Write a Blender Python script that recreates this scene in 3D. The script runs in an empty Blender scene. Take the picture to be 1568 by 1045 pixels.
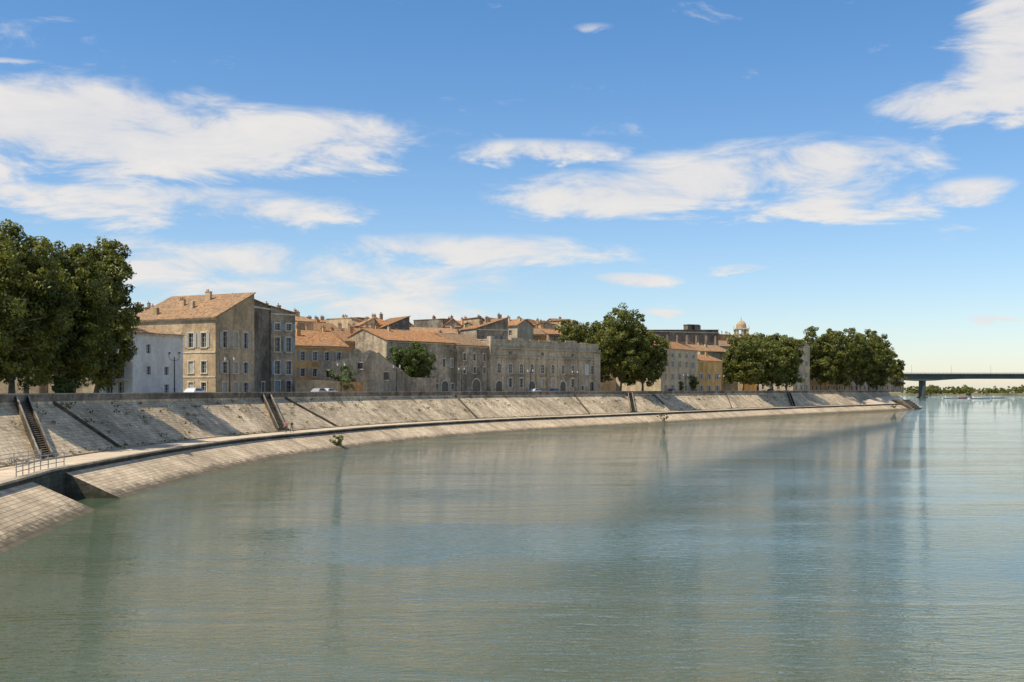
import bpy, math, random
import numpy as np
from mathutils import Vector, Matrix
random.seed(7); rng=np.random.default_rng(7)
F=1681.;H=9.;HZ=597.;CX=784.;G=7.8;WZ=2.6
def PX(px,Y): return (px-CX)/F*Y
def PZ(py,Y): return H+(HZ-py)*Y/F
def pt(px,Y): return (PX(px,Y),Y)
scene=bpy.context.scene
COL=scene.collection
# ---------------------------------------------------------------- node helpers
class NG:
    def __init__(s,nt): s.nt=nt
    def n(s,t,inp=None,**kw):
        nd=s.nt.nodes.new(t)
        for k,v in kw.items(): setattr(nd,k,v)
        for k,v in (inp or {}).items():
            if isinstance(v,bpy.types.NodeSocket): s.nt.links.new(v,nd.inputs[k])
            else: nd.inputs[k].default_value=v
        return nd
    def m(s,op,a,b=None,c=None,clamp=False):
        nd=s.nt.nodes.new('ShaderNodeMath'); nd.operation=op; nd.use_clamp=clamp
        for i,v in enumerate((a,b,c)):
            if v is None: continue
            if isinstance(v,bpy.types.NodeSocket): s.nt.links.new(v,nd.inputs[i])
            else: nd.inputs[i].default_value=v
        return nd.outputs[0]
    def vm(s,op,a,b=None,out=0):
        nd=s.nt.nodes.new('ShaderNodeVectorMath'); nd.operation=op
        for i,v in enumerate((a,b)):
            if v is None: continue
            if isinstance(v,bpy.types.NodeSocket): s.nt.links.new(v,nd.inputs[i])
            else: nd.inputs[i].default_value=v
        return nd.outputs[out]
    def mix(s,f,a,b,bt='MIX'):
        nd=s.nt.nodes.new('ShaderNodeMix'); nd.data_type='RGBA'; nd.blend_type=bt
        for i,v in ((0,f),(6,a),(7,b)):
            if isinstance(v,bpy.types.NodeSocket): s.nt.links.new(v,nd.inputs[i])
            else:
                if i and len(v)==3: v=(*v,1)
                nd.inputs[i].default_value=v
        return nd.outputs[2]
    def mr(s,v,a,b,c,d,smooth=False):
        nd=s.n('ShaderNodeMapRange',{0:v,1:a,2:b,3:c,4:d})
        if smooth: nd.interpolation_type='SMOOTHSTEP'
        return nd.outputs[0]
    def noise(s,vec,sc,det=4,rough=.55,dist=0):
        return s.n('ShaderNodeTexNoise',{'Vector':vec,'Scale':sc,'Detail':det,'Roughness':rough,'Distortion':dist}).outputs[0]
    def mapv(s,vec,scale,loc=(0,0,0)):
        return s.n('ShaderNodeMapping',{'Vector':vec,'Scale':scale,'Location':loc}).outputs[0]
def newmat(name):
    m=bpy.data.materials.new(name); m.use_nodes=True
    g=NG(m.node_tree); b=m.node_tree.nodes['Principled BSDF']
    return m,g,b
def grey(g,v): return g.n('ShaderNodeCombineColor',{0:v,1:v,2:v}).outputs[0]
def simple(name,col,rough=.7,metal=0,var=.15,sc=3):
    m,g,b=newmat(name)
    tc=g.n('ShaderNodeTexCoord')
    n=g.noise(tc.outputs['Object'],sc,2)
    f=g.mr(n,.3,.7,1-var,1+var)
    c=g.mix(1.0,(*col,1),grey(g,f),'MULTIPLY')
    g.nt.links.new(c,b.inputs['Base Color']); b.inputs['Roughness'].default_value=rough; b.inputs['Metallic'].default_value=metal
    return m
def wallmat(name,c1,c2=None,brick=(.9,.4),mort=.75,mix=1.0,stain=.35,bump=.3,wl=False,low=.5,sc=1.0,weeds=0,streak=.5):
    c2=c2 or tuple(x*.85 for x in c1)
    m,g,b=newmat(name)
    uv=g.n('ShaderNodeTexCoord').outputs['UV']
    geo=g.n('ShaderNodeNewGeometry').outputs['Position']
    br=g.n('ShaderNodeTexBrick',{'Vector':uv,'Color1':(*c1,1),'Color2':(*c2,1),'Mortar':(*[x*mort for x in c1],1),'Scale':1.0,'Mortar Size':.03*brick[1]/.4,'Mortar Smooth':.4,'Bias':-.1,'Brick Width':brick[0],'Row Height':brick[1]})
    big=g.noise(geo,.15*sc,4,.7)
    plain=g.mix(g.mr(big,.35,.65,0,1),c1,c2)
    c=g.mix(mix,plain,br.outputs[0]) if mix>0 else plain
    st=g.noise(g.mapv(uv,(.5,.10,1)),1.0*sc,4,.72)
    sm=g.noise(geo,1.5,3,.75)
    f=g.m('MULTIPLY',g.m('MULTIPLY',g.mr(big,.38,.60,1-stain,1+stain*.4),g.mr(st,.38,.56,1-stain*streak*1.4,1.05)),g.mr(sm,.3,.7,1-stain*.7,1+stain*.5))
    c=g.mix(1.0,c,grey(g,f),'MULTIPLY')
    if weeds:
        wn=g.noise(g.mapv(uv,(.35,.8,1)),1.3,4,.75)
        c=g.mix(g.mr(wn,.54,.66,0,weeds),c,(.15,.12,.06))
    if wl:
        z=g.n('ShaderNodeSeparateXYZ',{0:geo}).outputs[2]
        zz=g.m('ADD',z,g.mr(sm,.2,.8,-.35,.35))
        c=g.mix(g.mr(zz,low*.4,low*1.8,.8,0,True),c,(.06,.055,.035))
    g.nt.links.new(c,b.inputs['Base Color']); b.inputs['Roughness'].default_value=.9
    b.inputs['Specular IOR Level'].default_value=.2
    if mix>0 and bump>.15:
        hgt=g.m('ADD',g.m('MULTIPLY',br.outputs[1],-.6*mix),g.m('MULTIPLY',sm,.9))
        bp=g.n('ShaderNodeBump',{'Strength':bump,'Distance':.12,'Height':hgt})
        g.nt.links.new(bp.outputs[0],b.inputs['Normal'])
    return m
def roofmat(name,c1,c2):
    m,g,b=newmat(name)
    uv=g.n('ShaderNodeTexCoord').outputs['UV']
    geo=g.n('ShaderNodeNewGeometry').outputs['Position']
    br=g.n('ShaderNodeTexBrick',{'Vector':uv,'Color1':(*c1,1),'Color2':(*c2,1),'Mortar':(*[x*.45 for x in c1],1),'Scale':1.0,'Mortar Size':.035,'Mortar Smooth':.5,'Brick Width':.3,'Row Height':.42})
    br.offset=0.0
    c=g.mix(g.mr(g.noise(geo,.5,4,.7),.42,.60,0,.6),br.outputs[0],(.31,.22,.135))
    c=g.mix(1.0,c,grey(g,g.mr(g.noise(geo,1.8,3,.8),.3,.7,.4,1.4)),'MULTIPLY')
    oi=g.n('ShaderNodeObjectInfo').outputs['Random']
    c=g.mix(1.0,c,g.mix(oi,(.74,.78,.82),(1.12,1.06,1.0)),'MULTIPLY')
    g.nt.links.new(c,b.inputs['Base Color']); b.inputs['Roughness'].default_value=.9
    b.inputs['Specular IOR Level'].default_value=.2
    u=g.n('ShaderNodeSeparateXYZ',{0:uv}).outputs[0]
    s=g.m('SINE',g.m('MULTIPLY',u,2*math.pi/.3))
    bp=g.n('ShaderNodeBump',{'Strength':.6,'Distance':.07,'Height':s}); g.nt.links.new(bp.outputs[0],b.inputs['Normal'])
    return m
M={}
M['slope_up']=wallmat('embankment_stone',(.72,.565,.375),(.55,.42,.275),brick=(.9,.45),mort=.52,stain=.28,bump=.55,weeds=.55,streak=.7)
M['slope_lo']=wallmat('lower_revetment_stone',(.70,.54,.355),(.56,.42,.275),brick=(1.3,.42),mort=.5,stain=.22,bump=.5,wl=True,low=.45,streak=.8)
M['dark_stone']=wallmat('dark_stone_and_coping_shade',(.13,.115,.085),(.10,.09,.065),brick=(1,.4),stain=.45,bump=.6,wl=True)  # dark landing walls, plus the painted shadow strip below the walkway coping
M['walk']=wallmat('walkway_concrete',(.66,.53,.375),(.60,.475,.335),brick=(3,5),mix=.25,stain=.18,bump=.1)
M['ground']=wallmat('quay_asphalt',(.16,.15,.135),(.14,.13,.12),mix=0,stain=.2,bump=.1)
M['parapet']=wallmat('parapet_stone',(.31,.255,.185),(.23,.19,.14),brick=(1.2,.35),stain=.45)
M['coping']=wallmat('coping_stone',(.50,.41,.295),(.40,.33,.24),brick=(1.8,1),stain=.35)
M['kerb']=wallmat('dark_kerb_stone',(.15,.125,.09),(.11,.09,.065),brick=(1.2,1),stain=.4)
M['tan']=wallmat('tan_stone',(.60,.435,.255),(.50,.36,.21),brick=(.8,.38),mix=.6,stain=.34)
M['grey']=wallmat('grey_limestone',(.46,.37,.26),(.36,.29,.205),brick=(.8,.38),mix=.7,stain=.42)
M['palace']=wallmat('weathered_limestone',(.55,.435,.29),(.43,.335,.225),brick=(.9,.42),mix=.7,stain=.48,streak=.55)
M['palace2']=wallmat('palace_limestone',(.60,.485,.335),(.49,.39,.265),brick=(.9,.42),mix=.7,stain=.36,streak=.6)
M['dark']=wallmat('dark_limestone',(.29,.24,.18),(.22,.18,.135),brick=(.8,.38),mix=.6,stain=.45)
M['ochre']=wallmat('ochre_render',(.68,.43,.17),(.60,.375,.15),mix=.1,stain=.3,bump=.1)
M['orange']=wallmat('orange_render',(.64,.37,.15),(.56,.32,.135),mix=.1,stain=.3,bump=.1)
M['cream']=wallmat('cream_render',(.66,.53,.35),(.56,.45,.295),mix=.1,stain=.3,bump=.1)
M['white']=wallmat('white_render',(.74,.70,.62),(.70,.66,.58),mix=.05,stain=.16,bump=.05)
M['roof']=roofmat('canal_tiles',(.60,.29,.12),(.44,.21,.09))
M['roof2']=roofmat('old_canal_tiles',(.58,.345,.18),(.43,.25,.13))
M['glass']=simple('window_glass',(.035,.04,.045),.12,0,.4,.8)
M['frame']=simple('window_frame_paint',(.50,.48,.43),.5)
M['trim']=simple('dressed_stone_trim',(.60,.51,.37),.85,0,.3,1.5)
M['shut_b']=simple('blue_grey_shutter',(.24,.30,.33),.6)
M['shut_g']=simple('grey_shutter',(.40,.37,.31),.6)
M['shut_r']=simple('brown_shutter',(.16,.09,.05),.6)
M['metal']=simple('dark_iron',(.03,.03,.03),.45,.6)
M['rail']=simple('galvanised_rail',(.38,.36,.32),.45,.5)
M['lamp_glass']=simple('lantern_glass',(.65,.65,.6),.2)
M['bark']=simple('plane_bark',(.17,.135,.09),.9,0,.5,2)
M['conc']=wallmat('bridge_concrete',(.11,.125,.115),(.095,.11,.10),brick=(4,2),mix=.2,stain=.2,bump=.1)
M['rubber']=simple('tyre_rubber',(.02,.02,.02),.8)
M['skin']=simple('skin',(.5,.3,.2),.6); M['hair']=simple('hair',(.05,.03,.02),.8)
def leafmat(name,c1,c2,tr=.3):
    m,g,b=newmat(name)
    info=g.n('ShaderNodeNewGeometry')
    r=info.outputs['Random Per Island']
    n=g.noise(info.outputs['Position'],.4,2)
    f=g.m('ADD',g.m('MULTIPLY',r,.5),g.mr(n,.3,.7,-.15,.65),clamp=True)
    c=g.mix(f,c1,c2)
    g.nt.links.new(c,b.inputs['Base Color']); b.inputs['Roughness'].default_value=.5
    b.inputs['Specular IOR Level'].default_value=.35
    t=g.n('ShaderNodeBsdfTranslucent',{'Color':g.mix(1.0,c,(1.6,1.6,.6,1),'MULTIPLY')})
    mx=g.n('ShaderNodeMixShader',{0:tr,1:b.outputs[0],2:t.outputs[0]})
    out=[x for x in m.node_tree.nodes if x.type=='OUTPUT_MATERIAL'][0]
    g.nt.links.new(mx.outputs[0],out.inputs[0])
    return m
M['leaf']=leafmat('plane_leaves',(.05,.066,.012),(.215,.21,.04))
M['leaf2']=leafmat('dense_leaves',(.045,.07,.014),(.14,.17,.035))
M['leaf3']=leafmat('silver_shrub_leaves',(.10,.13,.05),(.2,.24,.11))
M['grass']=leafmat('dry_weeds',(.10,.09,.03),(.17,.15,.05))
# ---------------------------------------------------------------- mesh builder
class MB:
    def __init__(s): s.v=[];s.f=[];s.m=[];s.uv=[]
    def face(s,pts,mat=0,uv=None):
        i=len(s.v); pts=[tuple(p) for p in pts]; s.v+=pts; s.f.append(tuple(range(i,i+len(pts)))); s.m.append(mat)
        if uv is None:
            nx=ny=nz=0
            for k in range(len(pts)):
                a=pts[k];b=pts[(k+1)%len(pts)]
                nx+=(a[1]-b[1])*(a[2]+b[2]); ny+=(a[2]-b[2])*(a[0]+b[0]); nz+=(a[0]-b[0])*(a[1]+b[1])
            l=math.sqrt(nx*nx+ny*ny+nz*nz) or 1; nx/=l;ny/=l;nz/=l
            h=math.hypot(nx,ny)
            if h<.15: uv=[(p[0],p[1]) for p in pts]
            else:
                t=(-ny/h,nx/h); bx=-nz*t[1]; by=nz*t[0]; bz=nx*t[1]-ny*t[0]
                uv=[(p[0]*t[0]+p[1]*t[1],p[0]*bx+p[1]*by+p[2]*bz) for p in pts]
        s.uv+=uv
    def box(s,O,U,V,W,mat=0):
        O=Vector(O);U=Vector(U);V=Vector(V);W=Vector(W)
        c=[O,O+U,O+U+V,O+V,O+W,O+U+W,O+U+V+W,O+V+W]
        if U.cross(V).dot(W)<0: fs=[(0,1,2,3),(4,7,6,5),(0,4,5,1),(1,5,6,2),(2,6,7,3),(3,7,4,0)]
        else: fs=[(3,2,1,0),(4,5,6,7),(0,1,5,4),(1,2,6,5),(2,3,7,6),(3,0,4,7)]
        for f in fs: s.face([c[k] for k in f],mat)
    def tube(s,p0,p1,r0,r1,n=7,mat=0,cap=False):
        p0=Vector(p0);p1=Vector(p1);d=(p1-p0)
        if d.length<1e-6: return
        d.normalize(); a=d.orthogonal().normalized(); b=d.cross(a)
        R0=[p0+(a*math.cos(t)+b*math.sin(t))*r0 for t in [2*math.pi*k/n for k in range(n)]]
        R1=[p1+(a*math.cos(t)+b*math.sin(t))*r1 for t in [2*math.pi*k/n for k in range(n)]]
        for k in range(n): s.face([R0[k],R0[(k+1)%n],R1[(k+1)%n],R1[k]],mat)
        if cap: s.face(R1,mat); s.face(R0[::-1],mat)
    def obj(s,name,mats,parent=None,origin=(0,0,0),smooth=False):
        me=bpy.data.meshes.new(name)
        o=origin
        me.from_pydata([(v[0]-o[0],v[1]-o[1],v[2]-o[2]) for v in s.v],[],s.f)
        for m in mats: me.materials.append(M[m] if isinstance(m,str) else m)
        me.polygons.foreach_set('material_index',s.m)
        ul=me.uv_layers.new(name='UVMap'); ul.data.foreach_set('uv',np.array(s.uv,dtype=np.float32).ravel())
        if smooth: me.polygons.foreach_set('use_smooth',[True]*len(s.f))
        me.update()
        ob=bpy.data.objects.new(name,me); COL.objects.link(ob)
        if parent: ob.parent=parent
        else: ob.location=o
        return ob
def empty(name,loc):
    e=bpy.data.objects.new(name,None); e.empty_display_size=.5; e.location=loc; COL.objects.link(e); return e
# ---------------------------------------------------------------- shoreline
ctrl=[(-13,-110),(-16,-60),(-19,-20),(-22,20),(-25.2,42),(-27.9,59.8),(-31.1,81.8),(-32.3,91.7),(-32.3,121),(-30.4,143),(-26,163),(-16.8,196),(0,233),(18,261),(37.4,291),(61.8,329),(93.6,378),(137,440),(175,492),(196,524),(210,560),(222,605),(240,680),(330,1000),(500,1500),(700,2100)]
def catmull(P,step=1.5):
    P=[np.array(p,float) for p in P]; P=[2*P[0]-P[1]]+P+[2*P[-1]-P[-2]]; out=[]
    for i in range(1,len(P)-2):
        n=max(2,int(np.linalg.norm(P[i+1]-P[i])/step)); n=min(n,60)
        for k in range(n):
            t=k/n; a,b,c,d=P[i-1:i+3]
            out.append(.5*((2*b)+(-a+c)*t+(2*a-5*b+4*c-d)*t*t+(-a+3*b-3*c+d)*t**3))
    out.append(P[-2]); return np.array(out)
S=catmull(ctrl)
T=np.gradient(S,axis=0); T/=np.linalg.norm(T,axis=1)[:,None]
for _ in range(6):
    T[1:-1]=(T[:-2]+T[1:-1]+T[2:])/3; T/=np.linalg.norm(T,axis=1)[:,None]
NL=np.stack([-T[:,1],T[:,0]],1)
ARC=np.concatenate([[0],np.cumsum(np.linalg.norm(np.diff(S,axis=0),axis=1))])
def at(s,off):
    x=np.interp(s,ARC,S[:,0]);y=np.interp(s,ARC,S[:,1]);a=np.interp(s,ARC,NL[:,0]);b=np.interp(s,ARC,NL[:,1])
    return (x+a*off,y+b*off)
def frame(s):
    a=np.interp(s,ARC,NL[:,0]);b=np.interp(s,ARC,NL[:,1]); l=math.hypot(a,b); n=(a/l,b/l); return (n[1],-n[0]),n
def s_at(px,off):
    best=None
    for s in np.arange(100,ARC[-1],.5):
        x,y=at(s,off)
        if y<45: continue
        p=CX+x/y*F
        if best is None or abs(p-px)<best[0]: best=(abs(p-px),s)
        if p>px+5 and best[0]<5: break
    return best[1]
O_E0,O_E1,O_T,O_Q=4.6,5.2,10.0,17.0   # lower slope top, coping back, toe, quay top
def parY(px): return at(s_at(px,O_Q),O_Q)[1]
def strip(name,prof,mat_list,s0=None,s1=None,caps=False,capmat=0,closed=False):
    s0=0 if s0 is None else s0; s1=ARC[-1] if s1 is None else s1
    ss=[s for s in ARC if s0<s<s1]; ss=[s0]+ss+[s1]
    mb=MB(); rows=[]
    for s in ss: rows.append([(*at(s,o),z) for o,z,_ in prof])
    vv=[0]
    for k in range(1,len(prof)): vv.append(vv[-1]+math.hypot(prof[k][0]-prof[k-1][0],prof[k][1]-prof[k-1][1]))
    for i in range(len(ss)-1):
        for k in range(len(prof)-1):
            mb.face([rows[i][k],rows[i+1][k],rows[i+1][k+1],rows[i][k+1]],prof[k][2],[(ss[i],vv[k]),(ss[i+1],vv[k]),(ss[i+1],vv[k+1]),(ss[i],vv[k+1])])
    if caps:
        bz=min(p[1] for p in prof)-.3
        for r,fl in ((rows[0],0),(rows[-1],1)):
            poly=r+[(r[-1][0],r[-1][1],bz)] if not closed else r
            mb.face(poly if fl else poly[::-1],capmat)
    return mb.obj(name,mat_list)
sn0,sn1=s_at(148,0),s_at(188,0)
strip('lower_revetment',[(-2.6,-1.3,0),(O_E0,WZ-.45,0)],['slope_lo','dark_stone'],0,sn0,caps=True,capmat=1)
strip('lower_revetment',[(-2.6,-1.3,0),(O_E0,WZ-.45,0)],['slope_lo','dark_stone'],sn1,None,caps=True,capmat=1)
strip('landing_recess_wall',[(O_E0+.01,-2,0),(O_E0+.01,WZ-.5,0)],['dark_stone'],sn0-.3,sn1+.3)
strip('quay_walkway',[(O_E0+.02,WZ-.7,1),(O_E0+.02,WZ-.12,0),(O_E0-.12,WZ-.12,2),(O_E0-.12,WZ+.05,2),(O_E1,WZ+.05,2),(O_E1,WZ,0),(O_T+.3,WZ,0)],['walk','dark_stone','coping'])  # dark face below the coping: the coping's edge shadow put into the colour
strip('stone_embankment',[(O_T,WZ-.3,0),(O_Q,G-.35,0),(O_Q,G-.05,1),(O_Q+.15,G-.05,1)],['slope_up','coping'])
strip('embankment_foot_kerb',[(O_T-.35,WZ+.004,0),(O_T-.35,WZ+.16,0),(O_T+.25,WZ+.16,0)],['coping'])
s_end=s_at(1386,O_Q)
strip('quay_parapet',[(O_Q+.02,G-.3,0),(O_Q+.02,G+.68,1),(O_Q-.08,G+.68,1),(O_Q-.08,G+.82,1),(O_Q+.55,G+.82,1),(O_Q+.55,G+.68,0),(O_Q+.45,G-.3,0)],['parapet','coping'],0,s_end,caps=True,closed=True)
mb=MB(); edge=[(*at(s,O_Q+.1),G) for s in ARC[::3]]
far=[(600,6000,G),(-7000,6000,G),(-7000,-1500,G),(-30,-1500,G)]
mb.face(edge+far,0); mb.obj('ground',['ground'])
strip('quay_road',[(O_Q+5,G+.006,0),(O_Q+11.5,G+.006,0)],[simple('asphalt',(.06,.06,.06),.9)],60,s_end-30)
strip('pavement',[(O_Q+.46,G+.004,0),(O_Q+.46,G+.13,0),(O_Q+4.8,G+.13,0),(O_Q+4.8,G+.004,0)],['walk'],60,s_end-10)
# water
m,g,b=newmat('river_water')
pos=g.n('ShaderNodeNewGeometry').outputs['Position']
big=g.noise(g.mapv(pos,(.009,.02,1),(3.1,1.7,0)),1.0,4,.6,1.0)
big2=g.noise(g.mapv(pos,(.025,.085,1)),1.0,3,.65,.8)
amp=g.m('MULTIPLY',g.mr(big,.42,.60,.3,1.0,True),g.mr(big2,.38,.62,.35,1.5,True))
n1=g.noise(g.mapv(pos,(.7,2.0,1)),1.4,3,.72,.6)
n2=g.noise(g.mapv(pos,(.16,.38,1)),1.0,2,.55,.6)
h=g.m('ADD',g.m('MULTIPLY',n1,.46),g.m('MULTIPLY',n2,.20))
h=g.m('MULTIPLY',h,g.m('ADD',amp,.15))
bp=g.n('ShaderNodeBump',{'Strength':1.0,'Distance':.20,'Height':h})
g.nt.links.new(bp.outputs[0],b.inputs['Normal'])
bc=g.mix(g.mr(big,.38,.62,0,1),(.062,.10,.060),(.105,.118,.064))
g.nt.links.new(bc,b.inputs['Base Color'])
b.inputs['Roughness'].default_value=.02; b.inputs['IOR'].default_value=1.33
mb=MB(); mb.face([(-400,-1500,0),(9000,-1500,0),(9000,9000,0),(-400,9000,0)],0); mb.obj('river_water',[m])
bank=simple('river_bank_earth',(.22,.20,.11),.95,0,.3,.05)
def land(name,pts,z):
    mb=MB(); 
    a=sum(pts[i][0]*pts[(i+1)%len(pts)][1]-pts[(i+1)%len(pts)][0]*pts[i][1] for i in range(len(pts)))
    if a<0: pts=pts[::-1]
    mb.face([(x,y,z) for x,y in pts],0)
    for i in range(len(pts)):
        p=pts[i];q=pts[(i+1)%len(pts)]; mb.face([(*p,-1),(*q,-1),(*q,z),(*p,z)],0)
    mb.obj(name,[bank])
land('far_bank',[(430,2150),(620,1900),(760,1720),(1000,1650),(8900,1650),(8900,8800),(430,8800)],3.2)
land('right_bank',[(190,-1400),(190,-100),(205,200),(300,560),(560,1080),(700,1330),(725,1420),(1040,1640),(8900,1640),(8900,-1400)],4.0)
# ---------------------------------------------------------------- stairs, ribs, rails
sl=(G-.35-(WZ-.3))/(O_Q-O_T)
def stair(pxbot,pxtop,w=2.2):
    s0=s_at(pxbot,O_T); s1=s_at(pxtop,O_Q); mb=MB(); k=28; dz=(G-.02-WZ)/k
    P=lambda f,sh,z: Vector((*at(s0+(s1-s0)*f+sh,O_T-.1+(O_Q-O_T+.1)*f),z))
    for i in range(k):
        z=WZ+dz*(i+1); zl=WZ+dz*i-.5
        a,b_,c,d=P(i/k,-w/2,z),P(i/k,w/2,z),P((i+1)/k,w/2,z),P((i+1)/k,-w/2,z)
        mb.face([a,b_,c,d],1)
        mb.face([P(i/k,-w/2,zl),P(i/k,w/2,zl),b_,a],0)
    for sd in (-w/2-.4,w/2):
        for i in range(10):
            f0,f1=i/10,(i+1)/10
            q=lambda f,o,dzz: P(f,sd+o,WZ+(G-WZ)*f+dzz)
            mb.face([q(f0,0,-.9),q(f0,0,.6),q(f1,0,.6),q(f1,0,-.9)],0);mb.face([q(f0,.4,-.9),q(f1,.4,-.9),q(f1,.4,.6),q(f0,.4,.6)],0)
            mb.face([q(f0,0,.6),q(f0,.4,.6),q(f1,.4,.6),q(f1,0,.6)],1)
        mb.face([q(0,0,-.9),q(0,.4,-.9),q(0,.4,.6),q(0,0,.6)],0)
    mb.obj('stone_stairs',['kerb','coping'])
for p,q in ((68,36),(431,408),(969,964),(1216,1208)): stair(p,q)
def rib(pt_top,px_bot):
    s0=s_at(pt_top,O_Q);s1=s_at(px_bot,O_T); mb=MB(); N=24; prev=None
    for i in range(N+1):
        f=i/N; s=s0+(s1-s0)*f; off=O_Q+(O_T-O_Q)*f; z=WZ-.3+(off-O_T)*sl
        pa=Vector((*at(s-.2,off),z-.05));pb=Vector((*at(s+.2,off),z-.05)); up=Vector((0,0,.38))
        cur=(pa,pa+up,pb+up,pb)
        if prev:
            for k,mi in ((0,0),(1,1),(2,0)): mb.face([prev[k],prev[k+1],cur[k+1],cur[k]],mi)
        prev=cur
    mb.obj('embankment_rib',['kerb','kerb'])
for a,b_ in ((84,190),(437,520),(697,733),(880,905),(1000,1030),(1112,1122),(-120,-60)): rib(a,b_)
def rail(s0,s1,off,z,h=1.05,step=2.0,name='railing'):
    mb=MB(); n=max(1,int((s1-s0)/step)); pr=None
    for i in range(n+1):
        p=Vector((*at(s0+(s1-s0)*i/n,off),z)); mb.tube(p,p+Vector((0,0,h)),.045,.045,6)
        if pr:
            for hh in (h,h*.66,h*.33): mb.tube(pr+Vector((0,0,hh)),p+Vector((0,0,hh)),.035,.035,6)
        pr=p
    mb.obj(name,['rail'],smooth=True)
rail(sn0-1.5,sn1+1.5,O_E1+.1,WZ,1.15,1.6)
rail(s_at(-60,O_T),s_at(48,O_T),O_T-.9,WZ,1.1,2.2)
mb=MB(); s=s_at(1338,O_E1); 
ss=np.linspace(s,s+62,20)
for i in range(19):
    f0,f1=i/19,(i+1)/19
    def z_(f): return WZ+.15+(G-1.2-WZ)*math.sin(min(1,f*1.2)*math.pi/2)*.62
    a=(*at(ss[i],O_E0+1.2),WZ+.02);b1=(*at(ss[i+1],O_E0+1.2),WZ+.02);c=(*at(ss[i+1],O_T+1.4),z_(f1)+1);d=(*at(ss[i],O_T+1.4),z_(f0)*1+ (1 if i else 0))
    mb.face([a,b1,c,d],0)
mb.obj('slipway_ramp',['walk'])
mb=MB(); s=s_at(1396,0)
t,n=frame(s); t=Vector((*t,0));n=Vector((*n,0));o=Vector((*at(s,0),0))
for i in range(6):
    mb.box(o+n*(-2+i*1.0)+t*(-3)+Vector((0,0,-1)),t*12,n*9,(0,0,1.6+i*.75),0)
mb.obj('stepped_landing',['parapet'])
# ---------------------------------------------------------------- houses
def grid(L,cols,rows,w,mar=1.2,jit=0,skip=()):
    out=[]
    for ri,(zb,h) in enumerate(rows):
        for c in range(cols):
            if (ri,c) in skip: continue
            u=mar+(L-2*mar)*(c+.5)/cols+random.uniform(-jit,jit)
            out.append((u-w/2,u+w/2,zb,zb+h))
    return out
def wall(W,A,B,z0,z1,wins,shut='none',trim=True):
    A=Vector((A[0],A[1],0));B=Vector((B[0],B[1],0)); L=(B-A).length; t=(B-A)/L; o=Vector((t.y,-t.x,0))
    wins=[w for w in wins if w[0]>.1 and w[1]<L-.1 and w[2]>z0+.01 and w[3]<z1-.05]
    us=sorted({0,L,*[w[0] for w in wins],*[w[1] for w in wins]}); vs=sorted({z0,z1,*[w[2] for w in wins],*[w[3] for w in wins]})
    P=lambda u,z,d=0: A+t*u+o*d+Vector((0,0,z))
    wl=W['walls'];gl=W['windows'];tr=W['trim'];sh=W['shutters']
    for i in range(len(us)-1):
        for j in range(len(vs)-1):
            cu=(us[i]+us[i+1])/2;cv=(vs[j]+vs[j+1])/2
            if us[i+1]-us[i]<1e-5 or vs[j+1]-vs[j]<1e-5: continue
            if any(w[0]<cu<w[1] and w[2]<cv<w[3] for w in wins): continue
            wl.face([P(us[i],vs[j]),P(us[i+1],vs[j]),P(us[i+1],vs[j+1]),P(us[i],vs[j+1])],0)
    def bx(mbx,u0,u1,a,b,d0,d1,mi=0): mbx.box(P(u0,a,d0),t*(u1-u0),o*(d1-d0),(0,0,b-a),mi)
    for (u0,u1,a,b) in wins:
        r=.3
        wl.face([P(u0,a),P(u0,b),P(u0,b,-r),P(u0,a,-r)],0);wl.face([P(u1,a),P(u1,a,-r),P(u1,b,-r),P(u1,b)],0)
        wl.face([P(u0,b),P(u1,b),P(u1,b,-r),P(u0,b,-r)],0);wl.face([P(u0,a),P(u0,a,-r),P(u1,a,-r),P(u1,a)],0)
        gl.face([P(u0,a,-r),P(u1,a,-r),P(u1,b,-r),P(u0,b,-r)],0)
        f=.07
        bx(gl,u0,u0+f,a,b,-r+.003,-r+.07,1);bx(gl,u1-f,u1,a,b,-r+.003,-r+.07,1)
        bx(gl,u0+f,u1-f,b-f,b,-r+.003,-r+.06,1);bx(gl,u0+f,u1-f,a,a+f,-r+.003,-r+.06,1)
        um=(u0+u1)/2; bx(gl,um-.04,um+.04,a+f,b-f,-r+.003,-r+.055,1)
        if b-a>1.3:
            for q in (.36,.68): zz=a+(b-a)*q; bx(gl,u0+f,u1-f,zz-.025,zz+.025,-r+.003,-r+.045,1)
        if trim:
            q=.18
            bx(tr,u0-q,u0-.002,a,b,.003,.06);bx(tr,u1+.002,u1+q,a,b,.003,.06);bx(tr,u0-q-.05,u1+q+.05,b+.002,b+.25,.003,.10);bx(tr,u0-q-.08,u1+q+.08,a-.17,a-.002,.003,.16)
        if shut=='open' or (shut=='mix' and random.random()<.45):
            w=(u1-u0)/2; q=.02 if not trim else .2
            bx(sh,u0-w-q,u0-q,a,b,.065,.12);bx(sh,u1+q,u1+q+w,a,b,.065,.12)
        elif shut in('mix','closed') and random.random()<.6:
            bx(sh,u0+.01,um-.008,a+.01,b-.01,-.16,-.11);bx(sh,um+.008,u1-.01,a+.01,b-.01,-.16,-.11)
def slab(mb,q,th=.2,mat=0):
    up=Vector((0,0,th)); q=[Vector(p) for p in q]; n=len(q)
    mb.face([p+up for p in q],mat); mb.face(q[::-1],mat)
    for i in range(n):
        a=q[i];b=q[(i+1)%n]
        if (a-b).length>1e-4: mb.face([a,b,b+up,a+up],mat)
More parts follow.
